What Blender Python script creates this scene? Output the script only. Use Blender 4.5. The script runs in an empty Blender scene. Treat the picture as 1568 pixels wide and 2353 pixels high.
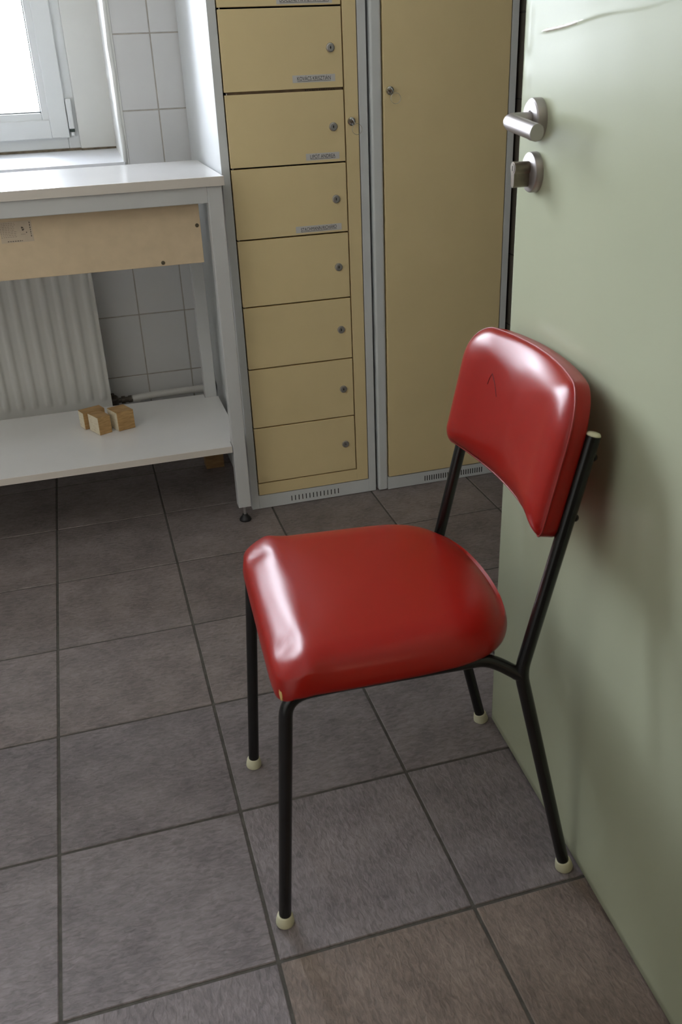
import bpy, bmesh, math, random
from mathutils import Vector, Matrix, Euler

C = bpy.context.scene
COL = C.collection
T = 0.31                      # one floor tile (with its joint) in metres
PI = math.pi

# ------------------------------------------------------------------ camera
cam = bpy.data.objects.new('camera', bpy.data.cameras.new('camera'))
COL.objects.link(cam)
cam.location = (0.641736 * T, -2.814796 * T, 3.785410 * T)
cam.rotation_euler = (1.10320630, 0.0381654558, -0.282018451)
cam.data.sensor_fit = 'VERTICAL'
cam.data.sensor_height = 36.0
cam.data.lens = 2046.713 / 2353.0 * 36.0
cam.data.clip_start = 0.02
cam.data.dof.use_dof = True
cam.data.dof.focus_distance = 2.15
cam.data.dof.aperture_fstop = 12.0
C.camera = cam

# ------------------------------------------------------------------ world, lights, exposure
w = bpy.data.worlds.new('overcast_sky')
C.world = w
w.use_nodes = True
bg = w.node_tree.nodes['Background']
bg.inputs['Color'].default_value = (0.845, 0.875, 1.0, 1)
bg.inputs['Strength'].default_value = 5.0


def area(name, loc, rot, sx, sy, energy, color, portal=False):
    d = bpy.data.lights.new(name, 'AREA')
    d.shape = 'RECTANGLE'
    d.size, d.size_y, d.energy, d.color = sx, sy, energy, color
    if portal:
        d.cycles.is_portal = True
    o = bpy.data.objects.new(name, d)
    COL.objects.link(o)
    o.location, o.rotation_euler = loc, rot
    return o


# daylight portals (sampling aids for the sky, they emit nothing themselves)
area('window_portal', (-1.25 * T, 8.75 * T, 5.95 * T), (-PI / 2, 0, 0), 4.9 * T, 6.1 * T, 1, (1, 1, 1), True)
area('second_window_portal', (-6.6 * T, 8.75 * T, 5.95 * T), (-PI / 2, 0, 0), 3.3 * T, 6.1 * T, 1, (1, 1, 1), True)
# weak warm fill light added in the unseen corridor, no fixture
area('corridor_fill', (1.2 * T, -5.2 * T, 9.2 * T), (0, 0, 0), 2.0, 1.0, 1.2, (1.0, 0.78, 0.55))

vs = C.view_settings
vs.view_transform = 'Standard'
vs.look = 'None'
vs.gamma = 1.0
vs.use_curve_mapping = False
vs.exposure = 2.72
C.cycles.use_denoising = True
C.cycles.max_bounces = 10
C.cycles.diffuse_bounces = 6
C.cycles.transparent_max_bounces = 12


# ------------------------------------------------------------------ materials
def mat(name, col, rough=0.5, metal=0.0, spec=0.5, var=0.0, vscale=8.0, bump=0.0, bscale=40.0, coat=0.0):
    m = bpy.data.materials.new(name)
    m.use_nodes = True
    nt = m.node_tree
    b = nt.nodes['Principled BSDF']
    b.inputs['Base Color'].default_value = (*col, 1)
    b.inputs['Roughness'].default_value = rough
    b.inputs['Metallic'].default_value = metal
    b.inputs['Specular IOR Level'].default_value = spec
    b.inputs['Coat Weight'].default_value = coat
    tc = nt.nodes.new('ShaderNodeTexCoord')
    if var > 0:
        n = nt.nodes.new('ShaderNodeTexNoise')
        n.inputs['Scale'].default_value = vscale
        n.inputs['Detail'].default_value = 5
        nt.links.new(tc.outputs['Object'], n.inputs['Vector'])
        r = nt.nodes.new('ShaderNodeMapRange')
        r.inputs['From Min'].default_value = 0.3
        r.inputs['From Max'].default_value = 0.7
        r.inputs['To Min'].default_value = 1 - var
        r.inputs['To Max'].default_value = 1 + var
        nt.links.new(n.outputs['Fac'], r.inputs['Value'])
        mx = nt.nodes.new('ShaderNodeVectorMath')
        mx.operation = 'SCALE'
        mx.inputs[0].default_value = col
        nt.links.new(r.outputs[0], mx.inputs['Scale'])
        nt.links.new(mx.outputs[0], b.inputs['Base Color'])
    if bump > 0:
        n2 = nt.nodes.new('ShaderNodeTexNoise')
        n2.inputs['Scale'].default_value = bscale
        n2.inputs['Detail'].default_value = 4
        nt.links.new(tc.outputs['Object'], n2.inputs['Vector'])
        bp = nt.nodes.new('ShaderNodeBump')
        bp.inputs['Strength'].default_value = bump
        bp.inputs['Distance'].default_value = 0.002
        nt.links.new(n2.outputs['Fac'], bp.inputs['Height'])
        nt.links.new(bp.outputs['Normal'], b.inputs['Normal'])
    return m


def floor_mat():
    m = bpy.data.materials.new('floor_tile_glaze')
    m.use_nodes = True
    nt = m.node_tree
    N, Lk = nt.nodes, nt.links
    b = N['Principled BSDF']
    tc, oi = N.new('ShaderNodeTexCoord'), N.new('ShaderNodeObjectInfo')
    off = N.new('ShaderNodeVectorMath'); off.operation = 'SCALE'
    off.inputs[0].default_value = (37.0, 91.0, 13.0)
    Lk.new(oi.outputs['Random'], off.inputs['Scale'])
    ad = N.new('ShaderNodeVectorMath'); ad.operation = 'ADD'
    Lk.new(tc.outputs['Object'], ad.inputs[0]); Lk.new(off.outputs[0], ad.inputs[1])
    mp = N.new('ShaderNodeMapping')
    mp.inputs['Scale'].default_value = (60, 150, 60)
    Lk.new(ad.outputs[0], mp.inputs['Vector'])
    n = N.new('ShaderNodeTexNoise')
    n.inputs['Scale'].default_value = 1.0; n.inputs['Detail'].default_value = 7
    n.inputs['Roughness'].default_value = 0.62; n.inputs['Distortion'].default_value = 0.8
    Lk.new(mp.outputs[0], n.inputs['Vector'])
    n2 = N.new('ShaderNodeTexNoise'); n2.inputs['Scale'].default_value = 14
    n2.inputs['Detail'].default_value = 3
    Lk.new(ad.outputs[0], n2.inputs['Vector'])
    mxf = N.new('ShaderNodeMix'); mxf.data_type = 'FLOAT'; mxf.inputs['Factor'].default_value = 0.35
    Lk.new(n.outputs['Fac'], mxf.inputs['A']); Lk.new(n2.outputs['Fac'], mxf.inputs['B'])
    r = N.new('ShaderNodeValToRGB')
    r.color_ramp.elements[0].position = 0.30; r.color_ramp.elements[0].color = (0.108, 0.093, 0.096, 1)
    r.color_ramp.elements[1].position = 0.70; r.color_ramp.elements[1].color = (0.315, 0.278, 0.287, 1)
    Lk.new(mxf.outputs['Result'], r.inputs['Fac'])
    hs = N.new('ShaderNodeHueSaturation')
    vr = N.new('ShaderNodeMapRange'); vr.inputs['To Min'].default_value = 0.93; vr.inputs['To Max'].default_value = 1.07
    Lk.new(oi.outputs['Random'], vr.inputs['Value']); Lk.new(vr.outputs[0], hs.inputs['Value'])
    Lk.new(r.outputs['Color'], hs.inputs['Color']); tint = N.new('ShaderNodeMix'); tint.data_type = 'RGBA'; tint.blend_type = 'MULTIPLY'; tint.inputs['Factor'].default_value = 1.0
    Lk.new(hs.outputs['Color'], tint.inputs[6]); Lk.new(oi.outputs['Color'], tint.inputs[7])
    Lk.new(tint.outputs[2], b.inputs['Base Color'])
    b.inputs['Roughness'].default_value = 0.48
    b.inputs['Specular IOR Level'].default_value = 0.4
    bp = N.new('ShaderNodeBump'); bp.inputs['Strength'].default_value = 1.0; bp.inputs['Distance'].default_value = 0.0022
    Lk.new(n.outputs['Fac'], bp.inputs['Height']); Lk.new(bp.outputs['Normal'], b.inputs['Normal'])
    return m


def wood_mat(name, light, dark, zscale):
    m = bpy.data.materials.new(name)
    m.use_nodes = True
    nt = m.node_tree
    N, Lk = nt.nodes, nt.links
    b = N['Principled BSDF']
    tc = N.new('ShaderNodeTexCoord')
    mp = N.new('ShaderNodeMapping'); mp.inputs['Scale'].default_value = (12, 40, zscale)
    Lk.new(tc.outputs['Object'], mp.inputs['Vector'])
    n = N.new('ShaderNodeTexNoise'); n.inputs['Scale'].default_value = 2.2; n.inputs['Detail'].default_value = 6
    n.inputs['Distortion'].default_value = 0.6
    Lk.new(mp.outputs[0], n.inputs['Vector'])
    r = N.new('ShaderNodeValToRGB')
    r.color_ramp.elements[0].position = 0.3; r.color_ramp.elements[0].color = (*dark, 1)
    r.color_ramp.elements[1].position = 0.68; r.color_ramp.elements[1].color = (*light, 1)
    Lk.new(n.outputs['Fac'], r.inputs['Fac']); Lk.new(r.outputs['Color'], b.inputs['Base Color'])
    b.inputs['Roughness'].default_value = 0.65
    return m


def glass_mat():
    m = bpy.data.materials.new('window_glass')
    m.use_nodes = True
    nt = m.node_tree
    N, Lk = nt.nodes, nt.links
    for x in list(N):
        if x.type != 'OUTPUT_MATERIAL':
            N.remove(x)
    out = [x for x in N if x.type == 'OUTPUT_MATERIAL'][0]
    t, g, mx, fr = N.new('ShaderNodeBsdfTransparent'), N.new('ShaderNodeBsdfGlossy'), N.new('ShaderNodeMixShader'), N.new('ShaderNodeFresnel')
    fr.inputs['IOR'].default_value = 1.45
    t.inputs['Color'].default_value = (0.96, 0.98, 0.97, 1)
    g.inputs['Roughness'].default_value = 0.02
    Lk.new(fr.outputs[0], mx.inputs['Fac']); Lk.new(t.outputs[0], mx.inputs[1]); Lk.new(g.outputs[0], mx.inputs[2])
    Lk.new(mx.outputs[0], out.inputs['Surface'])
    return m


def vinyl_mat():
    """smooth worn red vinyl"""
    m = mat('red_vinyl', (0.30, 0.010, 0.006), 0.29, spec=0.34)
    return m


M = {
    'floor': floor_mat(),
    'grout': mat('floor_grout', (0.085, 0.080, 0.070), 0.9, var=0.25, vscale=60, bump=0.4, bscale=300),
    'wtile': mat('white_wall_tile', (0.62, 0.62, 0.62), 0.22, var=0.03, vscale=3, bump=0.03, bscale=12),
    'shaded_tile': mat('shaded_wall_tile', (0.10, 0.088, 0.072), 0.3, var=0.06, vscale=9),  # wall tile coloured dark to stand in for the shade beside the locker
    'shaded_grout': mat('shaded_wall_grout', (0.05, 0.045, 0.04), 0.9),  # its joints, darkened for the same shade
    'wgrout': mat('wall_grout', (0.37, 0.34, 0.30), 0.9, var=0.15, vscale=40),
    'grime': mat('joint_grime', (0.16, 0.13, 0.09), 0.9, var=0.4, vscale=40),
    'plaster': mat('white_plaster', (0.60, 0.595, 0.58), 0.8, var=0.03, vscale=6, bump=0.2, bscale=60),
    'wallpaint': mat('beige_wall_paint', (0.58, 0.54, 0.46), 0.85, var=0.04, vscale=3, bump=0.15, bscale=80),
    'corridor': mat('ochre_corridor_paint', (0.36, 0.27, 0.16), 0.85, var=0.04, vscale=3),
    'reveal': mat('reveal_paint', (0.70, 0.70, 0.67), 0.5, var=0.04, vscale=5, bump=0.15, bscale=30),
    'pvc': mat('white_pvc', (0.74, 0.76, 0.76), 0.3, var=0.015, vscale=4),
    'sill': mat('white_sill', (0.74, 0.75, 0.78), 0.35, var=0.03, vscale=9),
    'gasket': mat('dark_gasket', (0.02, 0.035, 0.03), 0.6),
    'glass': glass_mat(),
    'lam': mat('white_laminate', (0.78, 0.77, 0.755), 0.19, var=0.02, vscale=5, bump=0.03, bscale=200),
    'lamedge': mat('laminate_edge', (0.66, 0.61, 0.55), 0.4),
    'whitemetal': mat('white_powder_coat', (0.58, 0.585, 0.58), 0.38, var=0.02, vscale=9, bump=0.05, bscale=400),
    'board': mat('beige_board', (0.66, 0.52, 0.345), 0.55, var=0.05, vscale=30, bump=0.08, bscale=200),
    'locker': mat('locker_grey', (0.64, 0.66, 0.66), 0.5, var=0.03, vscale=12, bump=0.05, bscale=500),
    'yellow': mat('locker_cream', (0.78, 0.63, 0.345), 0.40, var=0.03, vscale=5, bump=0.06, bscale=500),
    'dark': mat('recess_shade', (0.012, 0.012, 0.010), 0.8),  # near-black painted in place of shade inside slots, gaps and keyholes
    'chrome': mat('chrome', (0.62, 0.62, 0.58), 0.16, metal=1.0),
    'nickel': mat('worn_nickel', (0.50, 0.49, 0.47), 0.36, metal=0.85, var=0.08, vscale=90),
    'alu': mat('satin_aluminium', (0.45, 0.42, 0.41), 0.46, metal=0.9),
    'brass': mat('old_lock_brass', (0.20, 0.17, 0.135), 0.32, metal=0.9, var=0.15, vscale=90),
    'paper': mat('label_paper', (0.62, 0.60, 0.58), 0.5),
    'oldlabel': mat('shaded_label', (0.17, 0.115, 0.07), 0.6, var=0.2, vscale=60),  # label strip coloured dark for the shade inside its gap
    'ink': mat('black_ink', (0.012, 0.012, 0.015), 0.6),
    'faint': mat('faint_print', (0.36, 0.29, 0.22), 0.7),
    'stamp': mat('faded_print', (0.12, 0.10, 0.08), 0.7),
    'sticker': mat('faded_sticker', (0.56, 0.46, 0.345), 0.5, var=0.05, vscale=50),
    'door': mat('pale_green_gloss', (0.45, 0.478, 0.342), 0.25, spec=0.045, var=0.03, vscale=3, bump=0.05, bscale=25),
    'rubbed': mat('rubbed_cream_paint', (0.74, 0.70, 0.60), 0.4, var=0.1, vscale=60),
    'tube': mat('black_enamel', (0.008, 0.008, 0.008), 0.25, var=0.2, vscale=60),
    'cap': mat('cream_plastic', (0.64, 0.63, 0.45), 0.45),
    'foam': mat('yellow_foam', (0.55, 0.38, 0.14), 0.9, bump=0.4, bscale=300),
    'vinyl': vinyl_mat(),
    'piping': mat('dark_red_piping', (0.30, 0.020, 0.016), 0.42),
    'penmark': mat('pen_mark', (0.07, 0.006, 0.010), 0.5),
    'rad': mat('radiator_enamel', (0.60, 0.595, 0.565), 0.35),
    'pipe': mat('pipe_enamel', (0.62, 0.61, 0.58), 0.4, var=0.05, vscale=20),
    'fitting': mat('dark_fitting', (0.10, 0.085, 0.07), 0.45, metal=0.5),
    'rubber': mat('black_rubber', (0.015, 0.015, 0.017), 0.5),
    'zinc': mat('zinc_rod', (0.6, 0.6, 0.6), 0.3, metal=0.9),
    'screw': mat('screw_steel', (0.16, 0.14, 0.10), 0.45, metal=0.8),
    'ply': wood_mat('raw_wood', (0.50, 0.31, 0.13), (0.31, 0.175, 0.06), 130),
    'endgrain': wood_mat('pale_end_grain', (0.78, 0.71, 0.56), (0.64, 0.54, 0.38), 200),
    'oldwood': wood_mat('dark_wood', (0.30, 0.17, 0.07), (0.18, 0.10, 0.04), 60),
    'ceil': mat('ceiling_paint', (0.66, 0.64, 0.60), 0.9),
}


# ------------------------------------------------------------------ mesh helpers
def obj(name, bm, m, parent=None, smooth=False, loc=None, autos=None):
    me = bpy.data.meshes.new(name)
    bmesh.ops.recalc_face_normals(bm, faces=bm.faces)
    bm.to_mesh(me)
    bm.free()
    for x in (m if isinstance(m, (list, tuple)) else [m]):
        me.materials.append(x)
    if smooth:
        for p in me.polygons:
            p.use_smooth = True
        if autos:
            me.set_sharp_from_angle(angle=math.radians(autos))
    o = bpy.data.objects.new(name, me)
    COL.objects.link(o)
    if parent:
        o.parent = parent
    if loc:
        o.location = loc
    return o


def link(name, me, parent=None, loc=(0, 0, 0), rz=0.0):
    o = bpy.data.objects.new(name, me)
    COL.objects.link(o)
    o.parent = parent
    o.location = loc
    o.rotation_euler.z = rz
    return o


def tag(o, label, cat, group=None):
    o['label'] = label
    o['category'] = cat
    if group:
        o['group'] = group
    return o


def thing(name, label, cat, loc=(0, 0, 0), rz=0.0, group=None):
    o = bpy.data.objects.new(name, None)
    o.empty_display_size = 0.1
    COL.objects.link(o)
    o.location = loc
    o.rotation_euler.z = rz
    return tag(o, label, cat, group)


def struct(o):
    o['kind'] = 'structure'
    return o


def box(bm, x0, x1, y0, y1, z0, z1, bev=0.0, seg=2, mi=0):
    vs_ = [bm.verts.new((x, y, z)) for x in (x0, x1) for y in (y0, y1) for z in (z0, z1)]
    F = [(0, 1, 3, 2), (4, 6, 7, 5), (0, 4, 5, 1), (2, 3, 7, 6), (0, 2, 6, 4), (1, 5, 7, 3)]
    fs = [bm.faces.new([vs_[i] for i in f]) for f in F]
    for f in fs:
        f.material_index = mi
    if bev > 0:
        es = list({e for f in fs for e in f.edges})
        r = bmesh.ops.bevel(bm, geom=es, offset=bev, segments=seg, profile=0.5, affect='EDGES')
        for f in r['faces']:
            f.material_index = mi
    return bm


def tbox(bm, x0, x1, y0, y1, z0, z1, bev=0.0, seg=2, mi=0):
    """box given in floor-tile units"""
    return box(bm, x0 * T, x1 * T, y0 * T, y1 * T, z0 * T, z1 * T, bev, seg, mi)


def prism(bm, pts, z0, z1, mi=0, axis='z'):
    """extrude a 2D outline; axis tells which axis is the extrusion"""
    def P(a, b, c):
        return {'z': (a, b, c), 'y': (a, c, b), 'x': (c, a, b)}[axis]
    lo = [bm.verts.new(P(a, b, z0)) for a, b in pts]
    hi = [bm.verts.new(P(a, b, z1)) for a, b in pts]
    n = len(pts)
    fs = [bm.faces.new(lo[::-1]), bm.faces.new(hi)]
    for i in range(n):
        fs.append(bm.faces.new((lo[i], lo[(i + 1) % n], hi[(i + 1) % n], hi[i])))
    for f in fs:
        f.material_index = mi
    return bm


def tube(bm, pts, r, seg=14, caps=True, mi=0):
    pts = [Vector(p) for p in pts]
    n = len(pts)
    rad = r if isinstance(r, (list, tuple)) else [r] * n
    rings, prev = [], None
    for i, p in enumerate(pts):
        if i == 0:
            d = pts[1] - p
        elif i == n - 1:
            d = p - pts[i - 1]
        else:
            d = (pts[i + 1] - p).normalized() + (p - pts[i - 1]).normalized()
        d.normalize()
        if prev is None:
            a = Vector((0, 0, 1)) if abs(d.z) < 0.9 else Vector((1, 0, 0))
            u = d.cross(a).normalized()
        else:
            u = (prev - d * prev.dot(d)).normalized()
        prev = u
        v = d.cross(u)
        rings.append([bm.verts.new(p + (u * math.cos(2 * PI * k / seg) + v * math.sin(2 * PI * k / seg)) * rad[i]) for k in range(seg)])
    for i in range(n - 1):
        for k in range(seg):
            f = bm.faces.new((rings[i][k], rings[i][(k + 1) % seg], rings[i + 1][(k + 1) % seg], rings[i + 1][k]))
            f.material_index = mi
    if caps:
        bm.faces.new(rings[0][::-1]).material_index = mi
        bm.faces.new(rings[-1]).material_index = mi
    return bm


def torus(bm, c, R, r, ux, uy, seg=28, ts=8):
    c, ux, uy = Vector(c), Vector(ux).normalized(), Vector(uy).normalized()
    nz = ux.cross(uy)
    rings = []
    for i in range(seg):
        a = 2 * PI * i / seg
        e = ux * math.cos(a) + uy * math.sin(a)
        rings.append([bm.verts.new(c + e * (R + r * math.cos(2 * PI * k / ts)) + nz * r * math.sin(2 * PI * k / ts)) for k in range(ts)])
    for i in range(seg):
        for k in range(ts):
            bm.faces.new((rings[i][k], rings[i][(k + 1) % ts], rings[(i + 1) % seg][(k + 1) % ts], rings[(i + 1) % seg][k]))
    return bm


def lathe(bm, prof, o=(0, 0, 0), ax=(0, 0, 1), seg=28, mi=0):
    """prof: list of (radius, height) along axis ax from o"""
    o, ax = Vector(o), Vector(ax).normalized()
    a = Vector((0, 0, 1)) if abs(ax.z) < 0.9 else Vector((1, 0, 0))
    u = ax.cross(a).normalized()
    v = ax.cross(u)
    rings = []
    for r, h in prof:
        if r < 1e-6:
            rings.append([bm.verts.new(o + ax * h)])
        else:
            rings.append([bm.verts.new(o + ax * h + (u * math.cos(2 * PI * k / seg) + v * math.sin(2 * PI * k / seg)) * r) for k in range(seg)])
    for A, B in zip(rings, rings[1:]):
        for k in range(seg):
            k2 = (k + 1) % seg
            if len(A) == 1 and len(B) == 1:
                continue
            if len(A) == 1:
                f = bm.faces.new((A[0], B[k2], B[k]))
            elif len(B) == 1:
                f = bm.faces.new((A[k], A[k2], B[0]))
            else:
                f = bm.faces.new((A[k], A[k2], B[k2], B[k]))
            f.material_index = mi
    if len(rings[0]) > 1:
        bm.faces.new(rings[0][::-1]).material_index = mi
    if len(rings[-1]) > 1:
        bm.faces.new(rings[-1]).material_index = mi
    return bm


def catmull(P, n, closed=False):
    P = [Vector(p) for p in P]
    m = len(P)
    segs = m if closed else m - 1
    g = (lambda i: P[i % m]) if closed else (lambda i: P[max(0, min(m - 1, i))])
    out = []
    for i in range(segs):
        p0, p1, p2, p3 = g(i - 1), g(i), g(i + 1), g(i + 2)
        for k in range(n):
            t = k / n
            out.append(0.5 * ((2 * p1) + (p2 - p0) * t + (2 * p0 - 5 * p1 + 4 * p2 - p3) * t * t + (3 * p1 - p0 - 3 * p2 + p3) * t ** 3))
    if not closed:
        out.append(P[-1])
    return out


def bend(pts, r, n=8):
    """round the inner corners of a polyline with radius-like cut r"""
    pts = [Vector(p) for p in pts]
    out = [pts[0]]
    for i in range(1, len(pts) - 1):
        p = pts[i]
        rr = r[i - 1] if isinstance(r, (list, tuple)) else r
        a = p + (pts[i - 1] - p).normalized() * rr
        b = p + (pts[i + 1] - p).normalized() * rr
        for k in range(n + 1):
            t = k / n
            out.append(a * (1 - t) ** 2 + p * 2 * t * (1 - t) + b * t * t)
    out.append(pts[-1])
    return out


def text_into(bm, s, size, place, mi=1, underline=True, stretch=1.0):
    """writes s as flat letters into bm; place(x, y) -> 3D, origin at the text's centre; returns half width"""
    cu = bpy.data.curves.new('text', 'FONT')
    cu.body = s
    cu.size = size
    cu.align_x, cu.align_y = 'CENTER', 'CENTER'
    to = bpy.data.objects.new('text', cu)
    COL.objects.link(to)
    bpy.context.view_layer.update()
    me = to.to_mesh()
    xs = [v.co.x for v in me.vertices]
    ys = [v.co.y for v in me.vertices]
    cx, cy = (min(xs) + max(xs)) / 2, 0.0
    vsn = [bm.verts.new(place((v.co.x - cx) * stretch, v.co.y - cy)) for v in me.vertices]
    for p in me.polygons:
        try:
            f = bm.faces.new([vsn[i] for i in p.vertices])
            f.material_index = mi
        except ValueError:
            pass
    hw = (max(xs) - min(xs)) / 2 * stretch
    to.to_mesh_clear()
    bpy.data.objects.remove(to)
    bpy.data.curves.remove(cu)
    if underline:
        y0, y1 = -size * 0.47, -size * 0.40
        q = [bm.verts.new(place(*p)) for p in ((-hw, y0), (hw, y0), (hw, y1), (-hw, y1))]
        bm.faces.new(q).material_index = mi
    return hw


# ------------------------------------------------------------------ the room
WB, WR, WL, WF, CE = 6.63, 4.385, -11.0, -1.72, 10.2     # back, right, left, front walls, ceiling (tile units)
OX0, OX1, OZ0, OZ1 = -3.5, 1.160, 2.91, 9.0             # back window opening
PX0, PX1 = -8.3, -4.9                                   # second opening, further left
DX0, DX1, DZ = -0.5, 2.56, 6.62                         # doorway in the front wall

bm = bmesh.new()
tbox(bm, -12.6, 7.5, -8.6, 9.2, -0.4, -0.006)
floor = struct(obj('floor', bm, M['grout']))
bm = bmesh.new()
g = 0.0026
box(bm, -T / 2 + g, T / 2 - g, -T / 2 + g, T / 2 - g, -0.008, 0.0, 0.0014, 1)
tile0 = obj('tile', bm, M['floor'], floor, loc=(0.5 * T, 0.5 * T, 0))
rnd = random.Random(5)
for i in range(-4, 5):
    for j in range(-3, 7):
        rz = (rnd.choice((0, 2)) if (i, j) not in ((1, -1), (2, 0), (1, 0), (2, -1), (0, -1)) else 1) * PI / 2
        if (i, j) == (0, 0):
            tile0.rotation_euler.z = rz
            continue
        tl = link('tile', tile0.data, floor, ((i + 0.5) * T, (j + 0.5) * T, 0), rz)
        if j < 0 and i > 0:                  # browner batch of tiles by the doorway
            tl.color = (0.99, 0.89, 0.73, 1)
        elif j >= 2:
            tl.color = (1.0, 0.96, 0.90, 1)

bm = bmesh.new()
tbox(bm, -12.6, 7.5, -8.6, 9.2, CE, CE + 0.4)
struct(obj('ceiling', bm, M['ceil']))

# back wall, 0.56 m thick, with the deep window recess
bm = bmesh.new()
YB = 8.7
tbox(bm, PX1, OX0, WB, YB, -0.1, CE)
tbox(bm, -12, PX0, WB, YB, -0.1, CE)
tbox(bm, PX0, PX1, WB, YB, -0.1, OZ0)
tbox(bm, PX0, PX1, WB, YB, OZ1, CE)
tbox(bm, OX1 + 0.045, WR + 1, WB + 0.06, YB, -0.1, CE)
tbox(bm, OX0, OX1 + 0.045, WB, YB, -0.1, OZ0)
tbox(bm, OX0, OX1 + 0.045, WB, YB, OZ1, CE)
tbox(bm, OX1 + 0.045, WR + 1, WB, WB + 0.06, -0.1, CE)
wall_back = struct(obj('wall_back', bm, M['wgrout']))
# painted reveal of the recess on the right, its rounded corner bead running down to the sill
bm = bmesh.new()
prism(bm, [(OX1 * T, (WB - 0.01) * T), ((OX1 + 0.035) * T, 8.44 * T), ((OX1 + 0.046) * T, 8.44 * T), ((OX1 + 0.05) * T, (WB - 0.01) * T)], 2.97 * T, OZ1 * T)
obj('reveal', bm, M['reveal'], wall_back)
bm = bmesh.new()
pts = []
for k in range(30):
    z = 2.955 + (OZ1 - 2.955) * k / 29
    pts.append(((OX1 + 0.014 + 0.004 * math.sin(k * 2.1)) * T, (WB - 0.012) * T, z * T))
tube(bm, pts, [0.0062 + 0.0009 * math.sin(k * 1.7) for k in range(30)], 10)
obj('corner_bead', bm, M['reveal'], wall_back, smooth=True)

# wall tiles 15 x 20 cm on the back wall, beside and below the window
TW, TH = 0.4705, 0.6425
X0, Z0 = 1.0985, 0.881
tile_meshes = {}


def wall_tiles(parent, rects, axis, pos, out, name='wall_tile', mkey='wtile'):
    """rects: (a0,a1,z0,z1) in tile units, each one tile clipped; axis 'y' = wall facing -y at y=pos, 'x' = facing -x at x=pos"""
    for a0, a1, z0, z1 in rects:
        if a1 - a0 < 0.03 or z1 - z0 < 0.03:
            continue
        key = (axis, round(a1 - a0, 4), round(z1 - z0, 4))
        if key not in tile_meshes:
            b = bmesh.new()
            gg = 0.0016
            ha, hz = (a1 - a0) * T / 2 - gg, (z1 - z0) * T / 2 - gg
            if axis == 'y':
                box(b, -ha, ha, -0.004, 0.004, -hz, hz, 0.0012, 1)
            else:
                box(b, -0.004, 0.004, -ha, ha, -hz, hz, 0.0012, 1)
            me = bpy.data.meshes.new(name)
            bmesh.ops.recalc_face_normals(b, faces=b.faces)
            b.to_mesh(me)
            b.free()
            me.materials.append(M[mkey])
            tile_meshes[key] = me
        ca, cz = (a0 + a1) / 2 * T, (z0 + z1) / 2 * T
        link(name, tile_meshes[key], parent, (ca, pos * T, cz) if axis == 'y' else (pos * T, ca, cz))


def grid(a_lo, a_hi, z_lo, z_hi, a_ref, aw):
    R = []
    i0 = math.floor((a_lo - a_ref) / aw)
    while a_ref + i0 * aw < a_hi:
        A0, A1 = max(a_lo, a_ref + i0 * aw), min(a_hi, a_ref + (i0 + 1) * aw)
        j0 = math.floor((z_lo - Z0) / TH)
        while Z0 + j0 * TH < z_hi:
            R.append((A0, A1, max(z_lo, Z0 + j0 * TH), min(z_hi, Z0 + (j0 + 1) * TH)))
            j0 += 1
        i0 += 1
    return R


wall_tiles(wall_back, grid(-2.4, 2.6, 0.0, 2.9, X0, TW), 'y', WB + 0.0085, -1)
wall_tiles(wall_back, grid(1.205, 4.38, 2.9, 6.6, X0 - 0.018, TW), 'y', WB + 0.0085, -1)
bm = bmesh.new()
tbox(bm, PX1, OX0, WB - 0.03, WB + 0.01, 0.0, CE)
tbox(bm, -11.5, PX0, WB - 0.03, WB + 0.01, 0.0, CE)
tbox(bm, PX0, PX1, WB - 0.03, WB + 0.01, 0.0, OZ0)
tbox(bm, PX0, PX1, WB - 0.03, WB + 0.01, OZ1, CE)
tbox(bm, OX0, WR, WB - 0.03, WB + 0.01, OZ1, CE)
tbox(bm, OX1 + 0.05, WR, WB - 0.03, WB + 0.01, 6.6, OZ1)
obj('plaster', bm, M['plaster'], wall_back)

bm = bmesh.new()
tbox(bm, WR, WR + 0.5, WF, WB, -0.1, CE)
wall_right = struct(obj('wall_right', bm, M['shaded_grout']))
wall_tiles(wall_right, grid(2.9, 6.6, 0.0, 6.6, 4.6, TW), 'x', WR + 0.0085, -1, 'wall_tile', 'shaded_tile')  # tiles with the shade put into their colour
bm = bmesh.new()
tbox(bm, WR - 0.03, WR + 0.01, WF, 2.9, 0, CE)
tbox(bm, WR - 0.03, WR + 0.01, 2.9, WB, 6.6, CE)
obj('plaster', bm, M['plaster'], wall_right)

bm = bmesh.new()
tbox(bm, WL - 0.8, WL, WF - 1, 9.2, -0.1, CE)
struct(obj('wall_left', bm, M['plaster']))
# front wall with the doorway the picture is taken through
bm = bmesh.new()
tbox(bm, WL - 1, DX0, WF - 0.45, WF, -0.1, CE)
tbox(bm, DX1, WR + 1, WF - 0.45, WF, -0.1, CE)
tbox(bm, DX0, DX1, WF - 0.45, WF, DZ, CE)
struct(obj('wall_front', bm, M['wallpaint']))
bm = bmesh.new()
tbox(bm, WL - 1.2, WR + 1.5, -8.5, -8.2, -0.1, CE)
tbox(bm, WL - 1.2, WL - 0.9, -8.5, WF - 0.4, -0.1, CE)
tbox(bm, WR + 1.2, WR + 1.5, -8.5, WF - 0.4, -0.1, CE)
struct(obj('wall_corridor', bm, M['corridor']))


# ------------------------------------------------------------------ windows
def ring_frame(bm, x0, x1, z0, z1, y0, y1, wdt, bev=0.004, mi=0):
    for r in ((x0, x0 + wdt, z0, z1), (x1 - wdt, x1, z0, z1), (x0 + wdt, x1 - wdt, z0, z0 + wdt), (x0 + wdt, x1 - wdt, z1 - wdt, z1)):
        box(bm, r[0] * T, r[1] * T, y0 * T, y1 * T, r[2] * T, r[3] * T, bev, 2, mi)


win = struct(bpy.data.objects.new('window_1', None))
COL.objects.link(win)
FY = 8.40
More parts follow.
